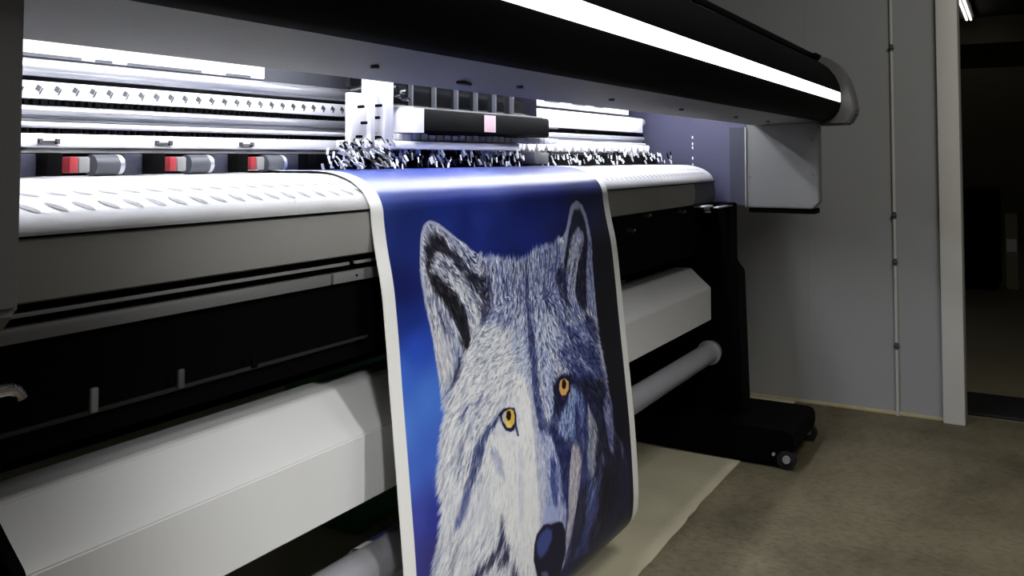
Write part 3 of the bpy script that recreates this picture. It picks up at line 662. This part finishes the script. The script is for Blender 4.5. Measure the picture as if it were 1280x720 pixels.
km = np.clip(blur(hm, .7, .7), 0, 1)[..., None]; er = ((GS < EARY) & ((GX < 330) | (GX > 700))).astype(float)[..., None]
img = img*(1-er)+er*(img*km+bgimg*(1-km))
for c, f_, a, p in TOP: paint(img, c, f_, a, p)
# white border all around
bd = 35.
e = np.clip(np.minimum(np.minimum(GX-bd, WID-bd-GX), 1e9)/1.5+.5, 0, 1)[..., None]
img = np.array((240., 240, 238))*(1-e)+img*e
lin = np.where(img/255 <= .04045, img/255/12.92, ((img/255+.055)/1.055)**2.4)
# the mesh: painted part, then a coarse plain tail that winds to the take-up roller
py_ = np.interp(ss/1000, SL, SP[:, 0]); pz_ = np.interp(ss/1000, SL, SP[:, 1])
co = np.empty((H_, W_, 3)); co[..., 0] = 1.236+GX/1000; co[..., 1] = py_[:, None]; co[..., 2] = pz_[:, None]
tl = SL[SL > 1.3]; tl = np.r_[tl]
ty = np.interp(tl, SL, SP[:, 0]); tz = np.interp(tl, SL, SP[:, 1])
co2 = np.empty((len(tl), W_, 3)); co2[..., 0] = 1.236+xs[None, :]/1000; co2[..., 1] = ty[:, None]; co2[..., 2] = tz[:, None]
allc = np.vstack([co, co2]); R_ = allc.shape[0]
colr = np.ones((R_, W_, 4), np.float32); colr[:H_, :, :3] = lin; colr[H_:, :, :3] = lin[-1][None]
idx = np.arange(R_*W_).reshape(R_, W_)
fc = np.stack([idx[:-1, :-1], idx[1:, :-1], idx[1:, 1:], idx[:-1, 1:]], -1).reshape(-1, 4)
me = bpy.data.meshes.new('wolf_print')
me.vertices.add(R_*W_); me.vertices.foreach_set('co', allc.ravel())
me.loops.add(fc.size); me.loops.foreach_set('vertex_index', fc.ravel().astype(np.int32))
me.polygons.add(len(fc)); me.polygons.foreach_set('loop_start', (np.arange(len(fc))*4).astype(np.int32)); me.polygons.foreach_set('loop_total', np.full(len(fc), 4, np.int32))
me.update(); me.validate()
ca = me.color_attributes.new('ink', 'FLOAT_COLOR', 'POINT'); ca.data.foreach_set('color', colr.ravel())
me.shade_smooth()
pm = bpy.data.materials.new('satin_photo_print'); pm.use_nodes = True; nn = pm.node_tree; b = nn.nodes['Principled BSDF']
at = nn.nodes.new('ShaderNodeAttribute'); at.attribute_name = 'ink'; nn.links.new(at.outputs['Color'], b.inputs['Base Color'])
b.inputs['Roughness'].default_value = .38; b.inputs['Specular IOR Level'].default_value = .5
me.materials.append(pm)
wp = bpy.data.objects.new('wolf_print', me); COL.objects.link(wp)
tag(wp, 'glossy white-bordered print of a grey wolf with amber eyes, draped from the printer', 'print')
# plain white back of the sheet, a fraction of a millimetre behind
bmk = bmesh.new(); prev = None
nrm = np.gradient(SP, axis=0); nrm /= np.linalg.norm(nrm, axis=1)[:, None]; off = np.stack([-nrm[:, 1], nrm[:, 0]], 1)
for k in range(len(SP)):
    y, z = SP[k]; oy, oz = off[k]*(.0008)
    if z + oz > 1.0225 and y > 1.1: oy, oz = 0, -.0008
    v = [bmk.verts.new((1.236+WID/1000*i/8, y+oy, z+oz)) for i in range(9)]
    if prev:
        for i in range(8): bmk.faces.new((prev[i], prev[i+1], v[i+1], v[i]))
    prev = v
mq = bpy.data.meshes.new('paper_back'); bmk.to_mesh(mq); bmk.free(); mq.materials.append(M['paperback']); mq.shade_smooth()
pb = bpy.data.objects.new('paper_back', mq); COL.objects.link(pb); pb.parent = wp
